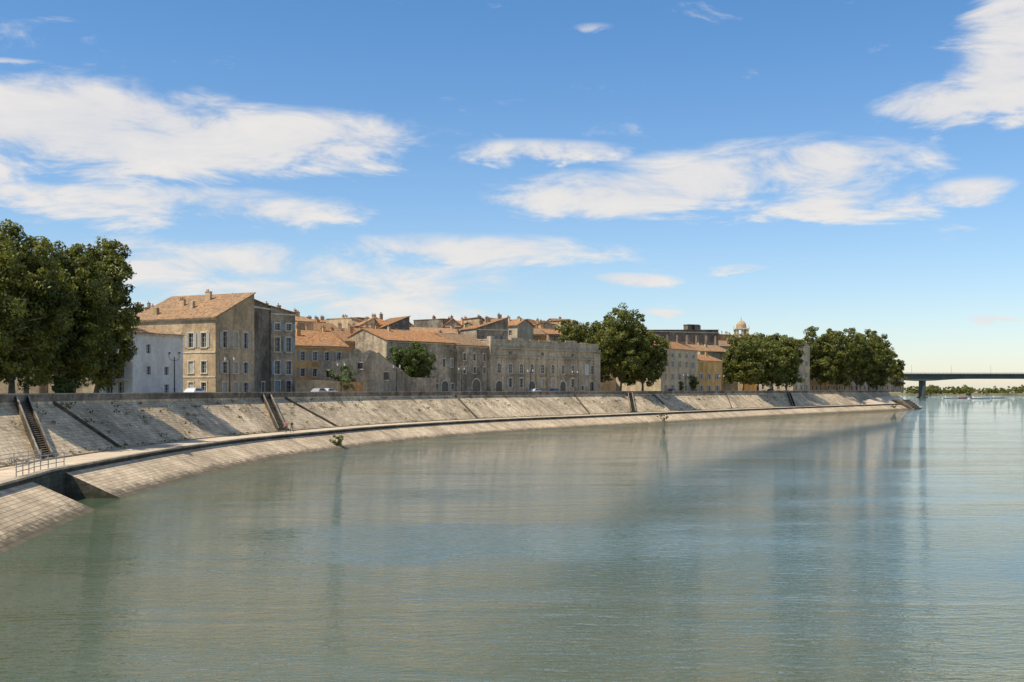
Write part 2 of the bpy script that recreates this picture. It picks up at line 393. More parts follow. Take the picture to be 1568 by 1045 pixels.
def house(name,A,B,depth,ze,roof='par',rise=2.5,wm='tan',rm='roof',fw=(),rw=(),lw=(),shut='none',shm='shut_g',chim=1,z0=G-.1,trim=True,cornice=True,e=.45,extra=None):
    Av=Vector((A[0],A[1],0));Bv=Vector((B[0],B[1],0));L=(Bv-Av).length;t=(Bv-Av)/L;n=Vector((-t.y,t.x,0));D=depth
    W={k:MB() for k in('walls','windows','trim','shutters','roof','chimneys')}
    P=lambda u,v,z: Av+t*u+n*v+Vector((0,0,z))
    Cv=Bv+n*D;Dv=Av+n*D
    wall(W,Av,Bv,z0,ze,list(fw),shut,trim);wall(W,Bv,Cv,z0,ze,list(rw),shut,trim);wall(W,Cv,Dv,z0,ze,[],'none');wall(W,Dv,Av,z0,ze,list(lw),shut,trim)
    wl=W['walls'];rf=W['roof']
    if roof=='par':
        h=D/2; zf=lambda v: ze+rise*(v/h if v<=h else (D-v)/h)
        wl.face([P(L,0,ze),P(L,D,ze),P(L,h,ze+rise)],0);wl.face([P(0,D,ze),P(0,0,ze),P(0,h,ze+rise)],0)
        g_=.25
        slab(rf,[P(-g_,-e,zf(-e)),P(L+g_,-e,zf(-e)),P(L+g_,h,zf(h)),P(-g_,h,zf(h))]);slab(rf,[P(L+g_,D+e,zf(D+e)),P(-g_,D+e,zf(D+e)),P(-g_,h,zf(h)-.003),P(L+g_,h,zf(h)-.003)])
        rz=lambda u,v:zf(v)
    elif roof=='perp':
        h=L/2; zf=lambda u: ze+rise*(u/h if u<=h else (L-u)/h)
        wl.face([P(0,0,ze),P(L,0,ze),P(h,0,ze+rise)],0);wl.face([P(L,D,ze),P(0,D,ze),P(h,D,ze+rise)],0)
        g_=.25
        slab(rf,[P(-e,D+g_,zf(-e)),P(-e,-g_,zf(-e)),P(h,-g_,zf(h)),P(h,D+g_,zf(h))]);slab(rf,[P(L+e,-g_,zf(L+e)),P(L+e,D+g_,zf(L+e)),P(h,D+g_,zf(h)-.003),P(h,-g_,zf(h)-.003)])
        rz=lambda u,v:zf(u)
    elif roof=='shedB':
        wl.face([P(L,0,ze),P(L,D,ze),P(L,D,ze+rise)],0);wl.face([P(0,D,ze),P(0,0,ze),P(0,D,ze+rise)],0);wl.face([P(L,D,ze),P(0,D,ze),P(0,D,ze+rise),P(L,D,ze+rise)],0)
        kk=rise/D; slab(rf,[P(-.2,-e,ze-kk*e),P(L+.2,-e,ze-kk*e),P(L+.2,D+.2,ze+rise+kk*.2),P(-.2,D+.2,ze+rise+kk*.2)])
        rz=lambda u,v:ze+kk*v
    elif roof in('shedR','shedL'):
        kk=rise/L
        zz=(lambda u:ze+kk*u) if roof=='shedR' else (lambda u:ze+rise-kk*u)
        for v,fl in((0,0),(D,1)):
            q=[P(0,v,ze),P(L,v,ze),P(L,v,zz(L)),P(0,v,zz(0))]
            if roof=='shedR': q=q[:3]
            else: q=[q[0],q[1],q[3]]
            wl.face(q if not fl else q[::-1],0)
        if roof=='shedR': wl.face([P(L,0,ze),P(L,D,ze),P(L,D,ze+rise),P(L,0,ze+rise)],0)
        else: wl.face([P(0,D,ze),P(0,0,ze),P(0,0,ze+rise),P(0,D,ze+rise)],0)
        slab(rf,[P(-.3,-.3,zz(-.3)),P(L+.2,-.3,zz(L+.2)),P(L+.2,D+.3,zz(L+.2)),P(-.3,D+.3,zz(-.3))])
        rz=lambda u,v:zz(u)
    elif roof=='hip':
        h=min(D,L)/2; kk=rise/h; z_e=ze-kk*e; zr=ze+rise
        if L>=D: r0=P(h,D/2,zr);r1=P(L-h,D/2,zr)
        else: r0=P(L/2,h,zr);r1=P(L/2,D-h,zr)
        c0=P(-e,-e,z_e);c1=P(L+e,-e,z_e);c2=P(L+e,D+e,z_e);c3=P(-e,D+e,z_e)
        qs=[[c0,c1,r1,r0],[c1,c2,r1],[c2,c3,r0,r1],[c3,c0,r0]] if L>=D else [[c0,c1,r0],[c1,c2,r1,r0],[c2,c3,r1],[c3,c0,r0,r1]]
        up=Vector((0,0,.05))
        for q in qs: rf.face([p+up for p in q],0)
        rf.face([c3,c2,c1,c0],0)
        for a,b_ in((c0,c1),(c1,c2),(c2,c3),(c3,c0)): rf.face([a,b_,b_+up,a+up],0)
        rz=lambda u,v:ze+kk*min(u,v,L-u,D-v)
    else:
        rf.face([P(0,0,ze-.4),P(L,0,ze-.4),P(L,D,ze-.4),P(0,D,ze-.4)],0)
        rz=lambda u,v:ze-.4
        tr=W['walls']
        tr.box(P(-.12,-.12,ze+.003),t*(L+.24),n*.5,(0,0,.22));tr.box(P(-.12,D-.38,ze+.003),t*(L+.24),n*.5,(0,0,.22))
        tr.box(P(-.12,.385,ze+.003),t*.5,n*(D-.77),(0,0,.22));tr.box(P(L-.38,.385,ze+.003),t*.5,n*(D-.77),(0,0,.22))
    if cornice and roof!='flat':
        W['trim'].box(P(0,-.2,ze-.45),t*L,n*.197,(0,0,.3))
        if roof in('hip',): W['trim'].box(P(L+.003,-.2,ze-.45),t*.2,n*(D+.2),(0,0,.3))
    for c in range(chim):
        u=random.uniform(.12,.88)*L;v=random.uniform(.3,.8)*D; z=rz(u,v)-.3; hh=random.uniform(1.1,1.9)+.3
        cw,cd=random.uniform(.5,1.3),.55
        W['chimneys'].box(P(u,v,z),t*cw,n*cd,(0,0,hh),0)
        W['chimneys'].box(P(u-.06,v-.06,z+hh+.002),t*(cw+.12),n*(cd+.12),(0,0,.1),1)
        for ck in range(max(1,int(cw/.4))):
            p=P(u+.2+ck*.38,v+cd/2,z+hh+.1); W['chimneys'].tube(p,p+Vector((0,0,.45)),.12,.10,6,1,True)
    if extra: extra(W,P,t,n,L)
    c=(Av+Bv)/2+n*D/2; par=empty(name,(c.x,c.y,z0)); org=(c.x,c.y,z0)
    sets={'walls':[wm],'windows':['glass','frame'],'trim':['trim'],'shutters':[shm],'roof':[rm if roof!='flat' else 'grey'],'chimneys':[wm,'roof']}
    for k,mbx in W.items():
        if mbx.f: mbx.obj(k,sets[k],par,org)
    return par
def dist(A,B): return math.hypot(A[0]-B[0],A[1]-B[1])
def arch(W,P,t,n,u,z,w,h,mi=0,sw=.32):
    pts=[P(u-w,-.03,z),P(u+w,-.03,z)]
    for k in range(0,13):
        a=math.pi*k/12; pts.append(P(u+w*math.cos(a),-.03,z+h+w*math.sin(a)))
    W['windows'].face(pts,mi)
    for k in range(12):
        a=math.pi*k/12;b=math.pi*(k+1)/12
        W['trim'].face([P(u+r*math.cos(x),-.08,z+h+r*math.sin(x)) for r,x in((w,a),(w+sw,a),(w+sw,b),(w,b))],0)
    for sg in(-1,1): W['trim'].box(P(u+(w if sg>0 else -w-sw),-.08,z),t*sw,n*.077,(0,0,h))
A,B=pt(150,171),pt(203,167)
def balc(W,P,t,n,L):
    for zb in (10.4,13.6):
        W['trim'].box(P(.8,-1.2,zb),t*(L-1.2),n*1.19,(0,0,.16))
        for i in range(24):
            u=.85+(L-1.3)*i/23; W['shutters'].box(P(u,-1.18,zb+.162),t*.04,n*.04,(0,0,.9))
        W['shutters'].box(P(.8,-1.2,zb+1.065),t*(L-1.2),n*.07,(0,0,.05))
house('white_apartment_building',A,B,10,PZ(509,168),'hip',.9,'white','roof2',fw=grid(dist(A,B),2,[(8.0,2.2),(10.7,2.2),(13.9,2.2)],1.3),rw=grid(10,2,[(8.3,1.5),(11.3,1.3),(14.6,1.4)],.8,jit=.3,skip=((0,0),(2,1))),shm='shut_g',chim=1,trim=False,extra=balc)
A,B=pt(182,245),pt(222,243); house('stone_house',A,B,10,PZ(472,243),'flat',0,'tan',chim=3)
A,B=pt(200,205),pt(330,196); L=dist(A,B); ze=PZ(486,196)
house('tan_town_house',A,B,10.6,ze,'shedB',5.0,'tan','roof2',fw=grid(L,6,[(8.0,2.3),(12.0,2.1),(16.6,2.6)],1.15,1.2,skip=((0,2),(1,0))),rw=grid(10.6,3,[(8.0,2.3),(12.0,2.0),(16.6,2.9)],1.15,1.0),shut='mix',chim=2,
      extra=lambda W,P,t,n,L:(W['trim'].box(P(0,-.1,15.6),t*L,n*.098,(0,0,.22)),W['trim'].box(P(0,-.1,11.2),t*L,n*.098,(0,0,.18)),W['chimneys'].box(P(L*.5,4,ze+1.6),t*1.2,n*.7,(0,0,1.9),0),W['chimneys'].box(P(L*.2,1.5,ze+.6),t*.9,n*.7,(0,0,1.7),0)))
A,B=pt(387,206.5),pt(418,214.5)
house('grey_stone_house',A,B,13,PZ(469,209),'shedL',1.0,'dark','roof',fw=grid(dist(A,B),1,[(8,2.4)],1.1),chim=1)
A,B=pt(414.5,213),pt(452,216.5)
house('grey_town_house',A,B,9,PZ(479,214),'shedL',1.1,'grey','roof',fw=grid(dist(A,B),2,[(8.1,2.6),(12.0,2.6),(16.4,2.8),(20.6,1.3)],1.05,.2),shut='mix',shm='shut_b',chim=2)
A,B=pt(450,232),pt(532,240)
house('ochre_house',A,B,15,PZ(529,232),'par',3.3,'ochre','roof',fw=grid(dist(A,B),4,[(8.0,2.2),(11.8,1.7),(15.2,1.9)],1.0,.6),shut='open',shm='shut_b',chim=3)
A,B=pt(528,256),pt(588,262)
house('orange_house',A,B,14,PZ(523,256),'par',2.6,'orange','roof',fw=grid(dist(A,B),4,[(12,1.8),(16,1.8)],1.0,.6),shut='open',shm='shut_b',chim=2)
def profwall(name,prof,Ya,Yb,th,matn,holes=()):
    mb=MB(); x0=prof[0][0];x1=prof[-1][0]
    P=[]
    for px,py in prof:
        Y=Ya+(Yb-Ya)*(px-x0)/(x1-x0); P.append((PX(px,Y),Y,max(G,PZ(py,Y))))
    for i in range(len(P)-1):
        a,b_=P[i],P[i+1]; u=Vector((0,th,0))
        if abs(a[0]-b_[0])<.02: b_=(a[0]+.02,b_[1],b_[2])
        A0=Vector((a[0],a[1],G-.1));B0=Vector((b_[0],b_[1],G-.1));A1=Vector(a);B1=Vector(b_)
        mb.face([A0,B0,B1,A1],0);mb.face([A0+u,A1+u,B1+u,B0+u],0);mb.face([A1,B1,B1+u,A1+u],0)
    for Q in (P[0],P[-1]):
        q=Vector(Q);b0=Vector((Q[0],Q[1],G-.1)); mb.face([b0,q,q+u,b0+u],0)
    for (hx,hy,w,h) in holes:
        Y=Ya+(Yb-Ya)*(hx-x0)/(x1-x0)-.06; c=Vector((PX(hx,Y),Y,PZ(hy,Y)))
        mb.box(c,(w,0,0),(0,.05,0),(0,0,h),1); mb.box(c+Vector((-.15,-.05,h)),(w+.3,0,0),(0,.12,0),(0,0,.2),2); mb.box(c+Vector((-.15,-.05,-.2)),(w+.3,0,0),(0,.12,0),(0,0,.19),2)
    return mb.obj(name,[matn,'glass','trim'])
profwall('ruined_stone_wall',[(484,574),(489,556),(500,552),(512,555),(516,551),(534,549),(536,537),(548,534),(556,541),(566,536),(575,541),(580,540),(592,551),(598,551),(606,562),(612,564),(624,574)],228,243,.9,'palace',[(548,565,1.0,1.3),(500,578,.9,1.4)])
profwall('ruined_gable_wall',[(556,578),(558,558),(566,541),(572,538),(580,543),(592,553),(604,561),(610,566),(628,578),(668,579)],219,243,.8,'grey',[(588,582,.9,1.6)])
profwall('garden_wall',[(452,582),(484,582),(520,584),(560,586)],212,224,.5,'tan')
A,B=pt(592,250),pt(702,268)
house('long_stone_building',A,B,16,PZ(521,250),'par',2.8,'palace','roof',fw=grid(dist(A,B),8,[(9.0,1.4),(14.5,1.9)],.9,1,jit=.4,skip=((0,1),(0,2),(0,4),(1,1),(1,3),(1,0),(1,5),(0,6))),shut='mix',chim=2,extra=lambda W,P,t,n,L:(arch(W,P,t,n,L*.80,G,1.1,2.2),arch(W,P,t,n,L*.32,G,.9,2.0)))
A,B=pt(700,266.5),pt(752,277)
house('stone_house',A,B,14,PZ(528,266),'par',2.9,'palace','roof2',fw=grid(dist(A,B),3,[(13.0,1.6),(16.2,1.7)],1.0,.8),shut='none',chim=2,extra=lambda W,P,t,n,L:arch(W,P,t,n,L*.55,G,1.5,2.3))
A,B=pt(751,276),pt(917,308); Lp=dist(A,B)
ze_p=PZ(520.5,276)
def pal(W,P,t,n,L):
    wl=W['walls']
    for z,h,d in((19.4,.35,.45),(17.2,.3,.32),(12.6,.22,.25)): wl.box(P(0,-d,z),t*L,n*(d-.003),(0,0,h))
    for k in range(11):
        u=L*(k/10)-.35 if k else 0.05
        u=min(u,L-.8); wl.box(P(u,-.18,G),t*.6,n*.175,(0,0,4.75)); wl.box(P(u,-.18,12.85),t*.6,n*.175,(0,0,3.9))
    for k in range(26):
        u=.8+(L-1.6)*k/25; wl.box(P(u,-.16,16.78),t*.3,n*.155,(0,0,.40))
    for k in range(10):
        u=1+(L-2)*(k+.5)/10
        if k in(1,4,7): W['windows'].box(P(u-.55,-.02,18.0),t*1.1,n*.015,(0,0,.8),0)
        if k in(0,3,6,9): arch(W,P,t,n,u,G,1.15,2.3)
        elif k!=8:
            W['trim'].box(P(u-1.0,-.28,12.15+.003),t*2.0,n*.27,(0,0,.16))
        if k!=8:
            arch(W,P,t,n,u,13.3,.62,1.75,0,.24)
            W['windows'].box(P(u-.04,-.06,13.3),t*.08,n*.028,(0,0,2.3),1)
            for q in(.8,1.5): W['windows'].box(P(u-.6,-.055,13.3+q),t*1.2,n*.02,(0,0,.06),1)
            W['trim'].box(P(u-.95,-.2,13.08),t*1.9,n*.19,(0,0,.2))
    wl.box(P(-.5,-.5,G),t*1.2,n*1.2,(0,0,ze_p-G+.9),0)
    wl.box(P(L-2.6,-.45,G),t*2.7,n*1.2,(0,0,ze_p-G-2.5),0)
    u=1.0
    while u<L-3:
        w_=random.uniform(1.5,5); 
        if random.random()<.6: wl.box(P(u,.02,ze_p+.225),t*w_,n*.33,(0,0,random.uniform(.15,.6)),0)
        u+=w_+random.uniform(.5,3)
    W['windows'].box(P(L*.85,-.3,12.95),t*1.7,n*.28,(0,0,3.1),1)
house('ruined_palace',A,B,14,ze_p,'flat',0,'palace2',fw=grid(Lp,10,[(8.8,1.3),(9.6,2.3)],1.25,1,skip=((0,0),(0,3),(0,6),(0,9),(0,1),(0,5),(0,2),(0,4),(0,7),(1,0),(1,3),(1,6),(1,9),(1,8))),shut='mix',shm='shut_g',chim=0,extra=pal)
A,B=pt(1012,352),pt(1068,378); house('cream_house',A,B,16,PZ(533,352),'par',3.0,'cream','roof',fw=grid(dist(A,B),5,[(8.2,2.3),(12.3,2),(16.4,2),(19.6,1.3)],1.1,.8),lw=grid(16,3,[(12.3,2),(16.4,2)],1.1),shut='open',shm='shut_g',chim=3)
A,B=pt(1066,378),pt(1106,392); house('ochre_house',A,B,12,PZ(552,378),'par',2.2,'ochre','roof',fw=grid(dist(A,B),3,[(8.2,2.2),(12.6,1.9)],1.1,.8),shut='open',shm='shut_b',chim=2)
A,B=pt(1072,410),pt(1118,420); house('cream_house',A,B,14,PZ(538,410),'par',2.6,'cream','roof2',fw=grid(dist(A,B),3,[(14,2),(18.5,2)],1.1,.8),shut='open',chim=3)
A,B=pt(1214,452),pt(1240,466); house('tan_town_house',A,B,16,PZ(528,452),'perp',2.4,'cream','roof2',lw=grid(16,4,[(9,2),(14,2),(19,2)],1.2),fw=grid(dist(A,B),3,[(9,2),(14,2),(19,2)],1.1,.6),shut='open',chim=2)
for (l,r,Y,ye,yr,wm) in ((1232,1262,520,566,558,'orange'),(1262,1300,535,570,562,'ochre'),(1298,1330,548,563,555,'cream'),(1330,1365,560,566,560,'tan'),(1352,1384,572,572,566,'grey')):
    A,B=pt(l,Y),pt(r,Y+8); L=dist(A,B); house('riverside_house',A,B,12,PZ(ye,Y),'par',PZ(yr,Y)-PZ(ye,Y)+.5,wm,'roof',fw=grid(L,max(2,int(L/3.5)),[(9,2),(13,1.8)],1.1),shut='open',chim=1)
A,B=pt(986,418),pt(1100,432); Lc=dist(A,B)
def ch(W,P,t,n,L):
    for k in range(8):
        W['walls'].box(P(1+k*(L-3)/7,-1.3,G),t*1.1,n*1.29,(0,0,zc-G-1.5),0)
    W['walls'].box(P(L*.62,2,zc-2),t*2.0,n*3,(0,0,4.6),0);W['walls'].box(P(L*.72,2,zc-2),t*2.6,n*3,(0,0,4.6),0)
    W['walls'].box(P(L*.615,1.9,zc+2.603),t*5.6,n*3.2,(0,0,.3),0)
zc=PZ(506,418)
house('stone_church',A,B,16,zc,'shedR',.8,'dark','dark',fw=grid(Lc,7,[(22,5)],1.0,2.4),chim=0,extra=ch)
def tower():
    Y=475;cx=PX(1135,Y);w=5.4; W=MB(); z1=PZ(505,Y)
    par=empty('bell_tower',(cx,Y,G)); org=(cx,Y,G)
    a=w/2
    W.box((cx-a,Y-a,G-.1),(w,0,0),(0,w,0),(0,0,z1-G-4),0)
    for sx in(-1,1):
        for sy in(-1,1): W.box((cx+sx*(a-.55)-.55,Y+sy*(a-.55)-.55,z1-4.05),(1.1,0,0),(0,1.1,0),(0,0,4),0)
    W.box((cx-.4,Y-a+.01,z1-4.05),(.8,0,0),(0,.8,0),(0,0,4),0)
    W.box((cx-a-.3,Y-a-.3,z1-.04),(w+.6,0,0),(0,w+.6,0),(0,0,.5),1)
    W.box((cx-a-.2,Y-a-.2,z1-4.5),(w+.4,0,0),(0,w+.4,0),(0,0,.4),1)
    for k in range(4):
        sx,sy=[(-1,-1),(1,-1),(1,1),(-1,1)][k]; p=Vector((cx+sx*a,Y+sy*a,z1+.4)); W.tube(p,p+Vector((0,0,1.6)),.3,.05,6,1)
    W.obj('shaft',['cream','trim'],par,org)
    Dm=MB(); r=2.1; z=z1+.4
    Dm.tube((cx,Y,z),(cx,Y,z+1.2),r,r,14,0)
    for i in range(6):
        a0=math.pi/2*i/6;a1=math.pi/2*(i+1)/6
        Dm.tube((cx,Y,z+1.2+r*1.1*math.sin(a0)),(cx,Y,z+1.2+r*1.1*math.sin(a1)),r*math.cos(a0),max(.02,r*math.cos(a1)),14,0)
    Dm.tube((cx,Y,z+3.4),(cx,Y,z+5),.12,.04,6,1)
    Dm.obj('dome',['tan','metal'],par,org)
tower()
BG=[(455,480,292,492,484,'par','tan'),(474,522,300,506,494,'par','orange'),(512,560,306,513,503,'par','cream'),(547,571,335,497,487,'flat','tan'),(488,516,345,494,489,'par','tan'),(556,602,285,513,503,'par','tan'),
(583,627,292,503,485,'shedR','dark'),(628,700,300,510,501,'par','tan'),(640,686,345,504,498,'par','cream'),(678,693,330,500,489,'flat','dark'),(700,736,318,511,504,'par','cream'),(730,778,303,503,487,'shedR','grey'),
(776,812,340,509,501,'par','tan'),(800,850,350,512,503,'par','orange'),(795,812,380,502,496,'flat','tan'),(826,850,375,504,498,'par','cream'),(840,905,350,512,505,'par','tan'),(462,500,268,514,506,'par','orange'),(500,545,272,520,511,'par','tan'),(540,600,280,520,512,'par','ochre'),
(905,960,390,520,512,'par','tan'),(960,1010,400,515,508,'par','cream'),(1100,1130,450,530,522,'par','tan'),(1140,1215,470,535,527,'par','ochre'),(1250,1330,560,540,534,'par','tan'),(520,600,380,503,497,'par','tan'),(700,790,400,506,499,'par','cream'),(850,1000,460,514,508,'par','tan'),(230,380,300,500,490,'par','tan'),(60,200,260,520,508,'par','cream'),(-120,60,240,540,525,'par','tan')]
for (l,r,Y,ye,yr,ty,wm) in BG:
    A,B=pt(l,Y),pt(r,Y+random.uniform(2,7)); L=dist(A,B); z=PZ(ye,Y) if ty!='flat' else PZ(yr,Y)
    fz=[(z-3.6,1.6),(z-7.2,1.7)]
    house('town_house',A,B,random.uniform(9,13),z,ty,max(1.2,(PZ(yr,Y)-PZ(ye,Y))*1.08),wm,random.choice(['roof','roof2']),fw=grid(L,max(1,int(L/3.2)),fz,.95,.5,jit=.3),rw=grid(9,2,fz,.9),shut='mix',shm=random.choice(['shut_b','shut_g','shut_r']),chim=random.randint(1,4),trim=False)
for i in range(44):
    px=random.uniform(420,1180) if i<22 else random.uniform(450,860);Y=parY(px)+random.uniform(75,190); wpx=random.uniform(12,38)
    A,B=pt(px,Y),pt(px+wpx,Y+random.uniform(-6,10)); L=dist(A,B); z=PZ(random.uniform(495,513) if px<870 else random.uniform(518,528),Y)
    house('town_house',A,B,10,z,random.choice(['par','hip','shedR','shedL','perp','par']),2.0,random.choice(['tan','cream','grey','orange','tan']),random.choice(['roof','roof2']),fw=grid(L,2,[(z-3,1.5)],1),chim=random.randint(1,3),trim=False)
# ---------------------------------------------------------------- trees
def leafmesh(name,C,Nrm,size,mat,parent,org):
    n=len(C); r=rng.normal(size=(n,3)); nn=Nrm*.9+r*.7; nn/=np.linalg.norm(nn,axis=1)[:,None]+1e-9
    a=np.cross(nn,rng.normal(size=(n,3))); a/=np.linalg.norm(a,axis=1)[:,None]+1e-9; b=np.cross(nn,a)
    s=(size*rng.uniform(.6,1.3,n))[:,None]; a=a*s*.5; b=b*s*.5*rng.uniform(.55,.9,n)[:,None]
    V=np.stack([C-a,C-b*.9+a*.1,C+a,C+b],1).reshape(-1,3)-np.array(org)
    me=bpy.data.meshes.new(name); me.vertices.add(4*n); me.vertices.foreach_set('co',V.astype(np.float32).ravel())
    me.loops.add(4*n); me.loops.foreach_set('vertex_index',np.arange(4*n,dtype=np.int32))
    me.polygons.add(n); me.polygons.foreach_set('loop_start',np.arange(0,4*n,4,dtype=np.int32)); me.polygons.foreach_set('loop_total',np.full(n,4,dtype=np.int32))
    me.materials.append(M[mat]); me.update(calc_edges=True)
    ob=bpy.data.objects.new(name,me); COL.objects.link(ob)
    if parent: ob.parent=parent
    else: ob.location=org
    return ob
def foliage(lobes,nclump,nleaf,cr):
    Cs=[];Ns=[]
    w=np.array([l[3]*l[5] for l in lobes]); w=w/w.sum()
    for l,wi in zip(lobes,w):
        k=max(3,int(nclump*wi)); d=rng.normal(size=(k,3)); d/=np.linalg.norm(d,axis=1)[:,None]
        rr=rng.uniform(.25,1.0,k)**.4
        c=np.array(l[:3])+d*np.array(l[3:6])*rr[:,None]
        for i in range(k):
            q=rng.normal(size=(nleaf,3)); q/=np.linalg.norm(q,axis=1)[:,None]; rad=cr*rng.uniform(.6,1.25)*rng.uniform(.15,1,nleaf)**.4
            pz=q*rad[:,None]*np.array([1,1,.75]); Cs.append(c[i]+pz); Ns.append(q*.8+d[i]*.5+np.array([0,0,.35]))
    return np.concatenate(Cs),np.concatenate(Ns)
def tree(name,px,Y,ytop,rpx,base=2.6,nl=8,nclump=150,nleaf=60,cr=1.0,ls=.42,mat='leaf',tr=.4,full=2.6):
    x=PX(px,Y); zt=PZ(ytop,Y); R=rpx/F*Y; z0=G; zb=z0+base
    cz=(zt+zb)/2; rz=(zt-zb)/2
    par=empty(name,(x,Y,z0)); org=(x,Y,z0)
    lobes=[]
    for i in range(nl):
        f=(i+.5)/nl; ang=i*2.4+random.uniform(-.4,.4); hz=-1+2*f; rad=math.sqrt(max(0,1-abs(hz)**full))*.66
        lr=R*random.uniform(.42,.56); lz=min(rz*.5,lr*random.uniform(.9,1.3))
        lobes.append((x+math.cos(ang)*R*rad*.95,Y+math.sin(ang)*R*rad*.95,cz+hz*(rz-lz),lr,lr,lz))
    lobes.append((x,Y,cz,R*.62,R*.62,rz*.8))
    C,N=foliage(lobes,nclump,nleaf,cr)
    leafmesh('crown',C,N,ls,mat,par,org)
    mb=MB(); fork=Vector((x+random.uniform(-.3,.3),Y,zb+1.0))
    mb.tube((x,Y,z0-.1),(x,Y,z0+.5),tr*1.35,tr,9); mb.tube((x,Y,z0+.5),fork,tr,tr*.75,9)
    for l in lobes[:-1]:
        e_=Vector(l[:3]); mid=fork.lerp(e_,.5)+Vector((random.uniform(-.5,.5),random.uniform(-.5,.5),random.uniform(0,.8)))
        mb.tube(fork,mid,tr*.5,tr*.28,6);mb.tube(mid,e_,tr*.28,tr*.1,6)
        for k in range(3):
            d=Vector((random.gauss(0,1),random.gauss(0,1),random.uniform(0,1)))*l[3]*.5; mb.tube(e_.lerp(mid,.3),e_+d,tr*.12,tr*.04,5)
    mb.obj('trunk',['bark'],par,org,smooth=True)
    return par
tree('plane_tree',-50,112,355,105,base=1.2,nl=15,nclump=480,nleaf=90,cr=1.0,ls=.38,full=4)
tree('plane_tree',18,118,341,85,base=1.1,nl=16,nclump=620,nleaf=90,cr=1.0,ls=.38,full=4)
tree('plane_tree',92,129,370,72,base=1.0,nl=16,nclump=560,nleaf=90,cr=.95,ls=.38,full=4)
tree('plane_tree',147,146,360,58,base=1.0,nl=17,nclump=600,nleaf=90,cr=1.0,ls=.4,full=5)
tree('plane_tree',112,165,370,60,base=1.4,nl=12,nclump=360,nleaf=80,cr=1.0,ls=.42,full=4)
tree('plane_tree',40,150,380,60,base=1.4,nl=12,nclump=320,nleaf=80,cr=1.0,ls=.42,full=4)
tree('round_tree',622,246,520,32,base=1.2,nl=9,nclump=230,nleaf=80,cr=.8,ls=.36,mat='leaf2',tr=.25)
tree('round_tree',648,250,528,22,base=1.0,nl=7,nclump=140,nleaf=70,cr=.8,ls=.36,mat='leaf2',tr=.2)
tree('garden_shrub',526,222,556,21,base=.3,nl=6,nclump=90,nleaf=60,cr=.6,ls=.3,mat='leaf3',tr=.12)
tree('plane_tree',880,338,484,37,base=3,nl=10,nclump=270,nleaf=70,cr=1.3,ls=.6)
tree('plane_tree',950,328,464,46,base=2.2,nl=12,nclump=460,nleaf=75,cr=1.35,ls=.6)
tree('plane_tree',916,345,488,34,base=3,nl=9,nclump=260,nleaf=70,cr=1.3,ls=.6)
tree('plane_tree',984,333,504,38,base=1.8,nl=11,nclump=360,nleaf=70,cr=1.2,ls=.6)
for px,Y,yt,r in((1138,405,509,32),(1160,412,508,36),(1183,425,509,32),(1204,438,508,28),(1257,480,499,34),(1282,492,497,36),(1312,505,498,36),(1342,528,502,30),(1330,520,508,34)):
    tree('plane_tree',px,Y,yt,r,base=2.0,nl=10,nclump=290,nleaf=65,cr=1.6,ls=.8,full=3.5)
tree('plane_tree',1371,552,543,17,base=2,nl=7,nclump=120,nleaf=60,cr=1.1,ls=.75)
for px,Y,r,yt in((1060,372,10,572),(1040,366,8,575),(240,192,9,586),(96,124,14,575)):
    tree('garden_shrub',px,Y,yt,r,base=.2,nl=5,nclump=45,nleaf=50,cr=.6,ls=.35,mat='leaf2',tr=.1)
def bush(px,off,r,h,mat='leaf2'):
    s=s_at(px,off); x,y=at(s,off); z=max(0.1,(off+2.6)/7.2*(WZ+.75)-1.3)
    C,N=foliage([(x,y,z+h*.5,r,r,h*.55)],14,50,.35); par=empty('riverside_bush',(x,y,z)); leafmesh('leaves',C,N,.22,mat,par,(x,y,z))
    mb=MB()
    for k in range(5): mb.tube((x,y,z-.2),(x+random.uniform(-r,r)*.6,y+random.uniform(-r,r)*.6,z+h*.8),.03,.01,5)
    mb.obj('stems',['bark'],par,(x,y,z))
bush(515,1.5,.9,1.6);bush(1015,.8,1.6,2.2);bush(1368,2.0,1.4,1.4)
Cc=[];Nn=[]
for i in range(520):
    s=random.uniform(100,560)
    off=random.choice([random.uniform(O_T,O_Q),random.uniform(O_T+4,O_Q),O_T+random.uniform(-.1,.4)]); x,y=at(s,off); z=WZ-.3+(max(off,O_T+.4)-O_T)*sl
    k=14; q=rng.normal(size=(k,3))*np.array([.35,.35,.12])+np.array([x,y,z+.1]); Cc.append(q); Nn.append(rng.normal(size=(k,3)))
leafmesh('embankment_weeds',np.concatenate(Cc),np.concatenate(Nn),.3,'grass',None,(0,0,0))
lob=[]
for i in range(130):
    px=random.uniform(1380,1750);Y=random.uniform(1700,1850); h=random.uniform(6,13)
    lob.append((PX(px,Y),Y,3+h*.5,random.uniform(6,12),6,h*.55))
for i in range(30):
    px=random.uniform(1535,1760);Y=random.uniform(1440,1540); h=random.uniform(8,14)
    lob.append((max(PX(px,Y),700+(Y-1330)*.6),Y,4+h*.5,8,6,h*.55))
C,N=foliage(lob,1500,22,2.2); leafmesh('distant_tree_line',C,N,2.2,'leaf',None,(0,0,0))
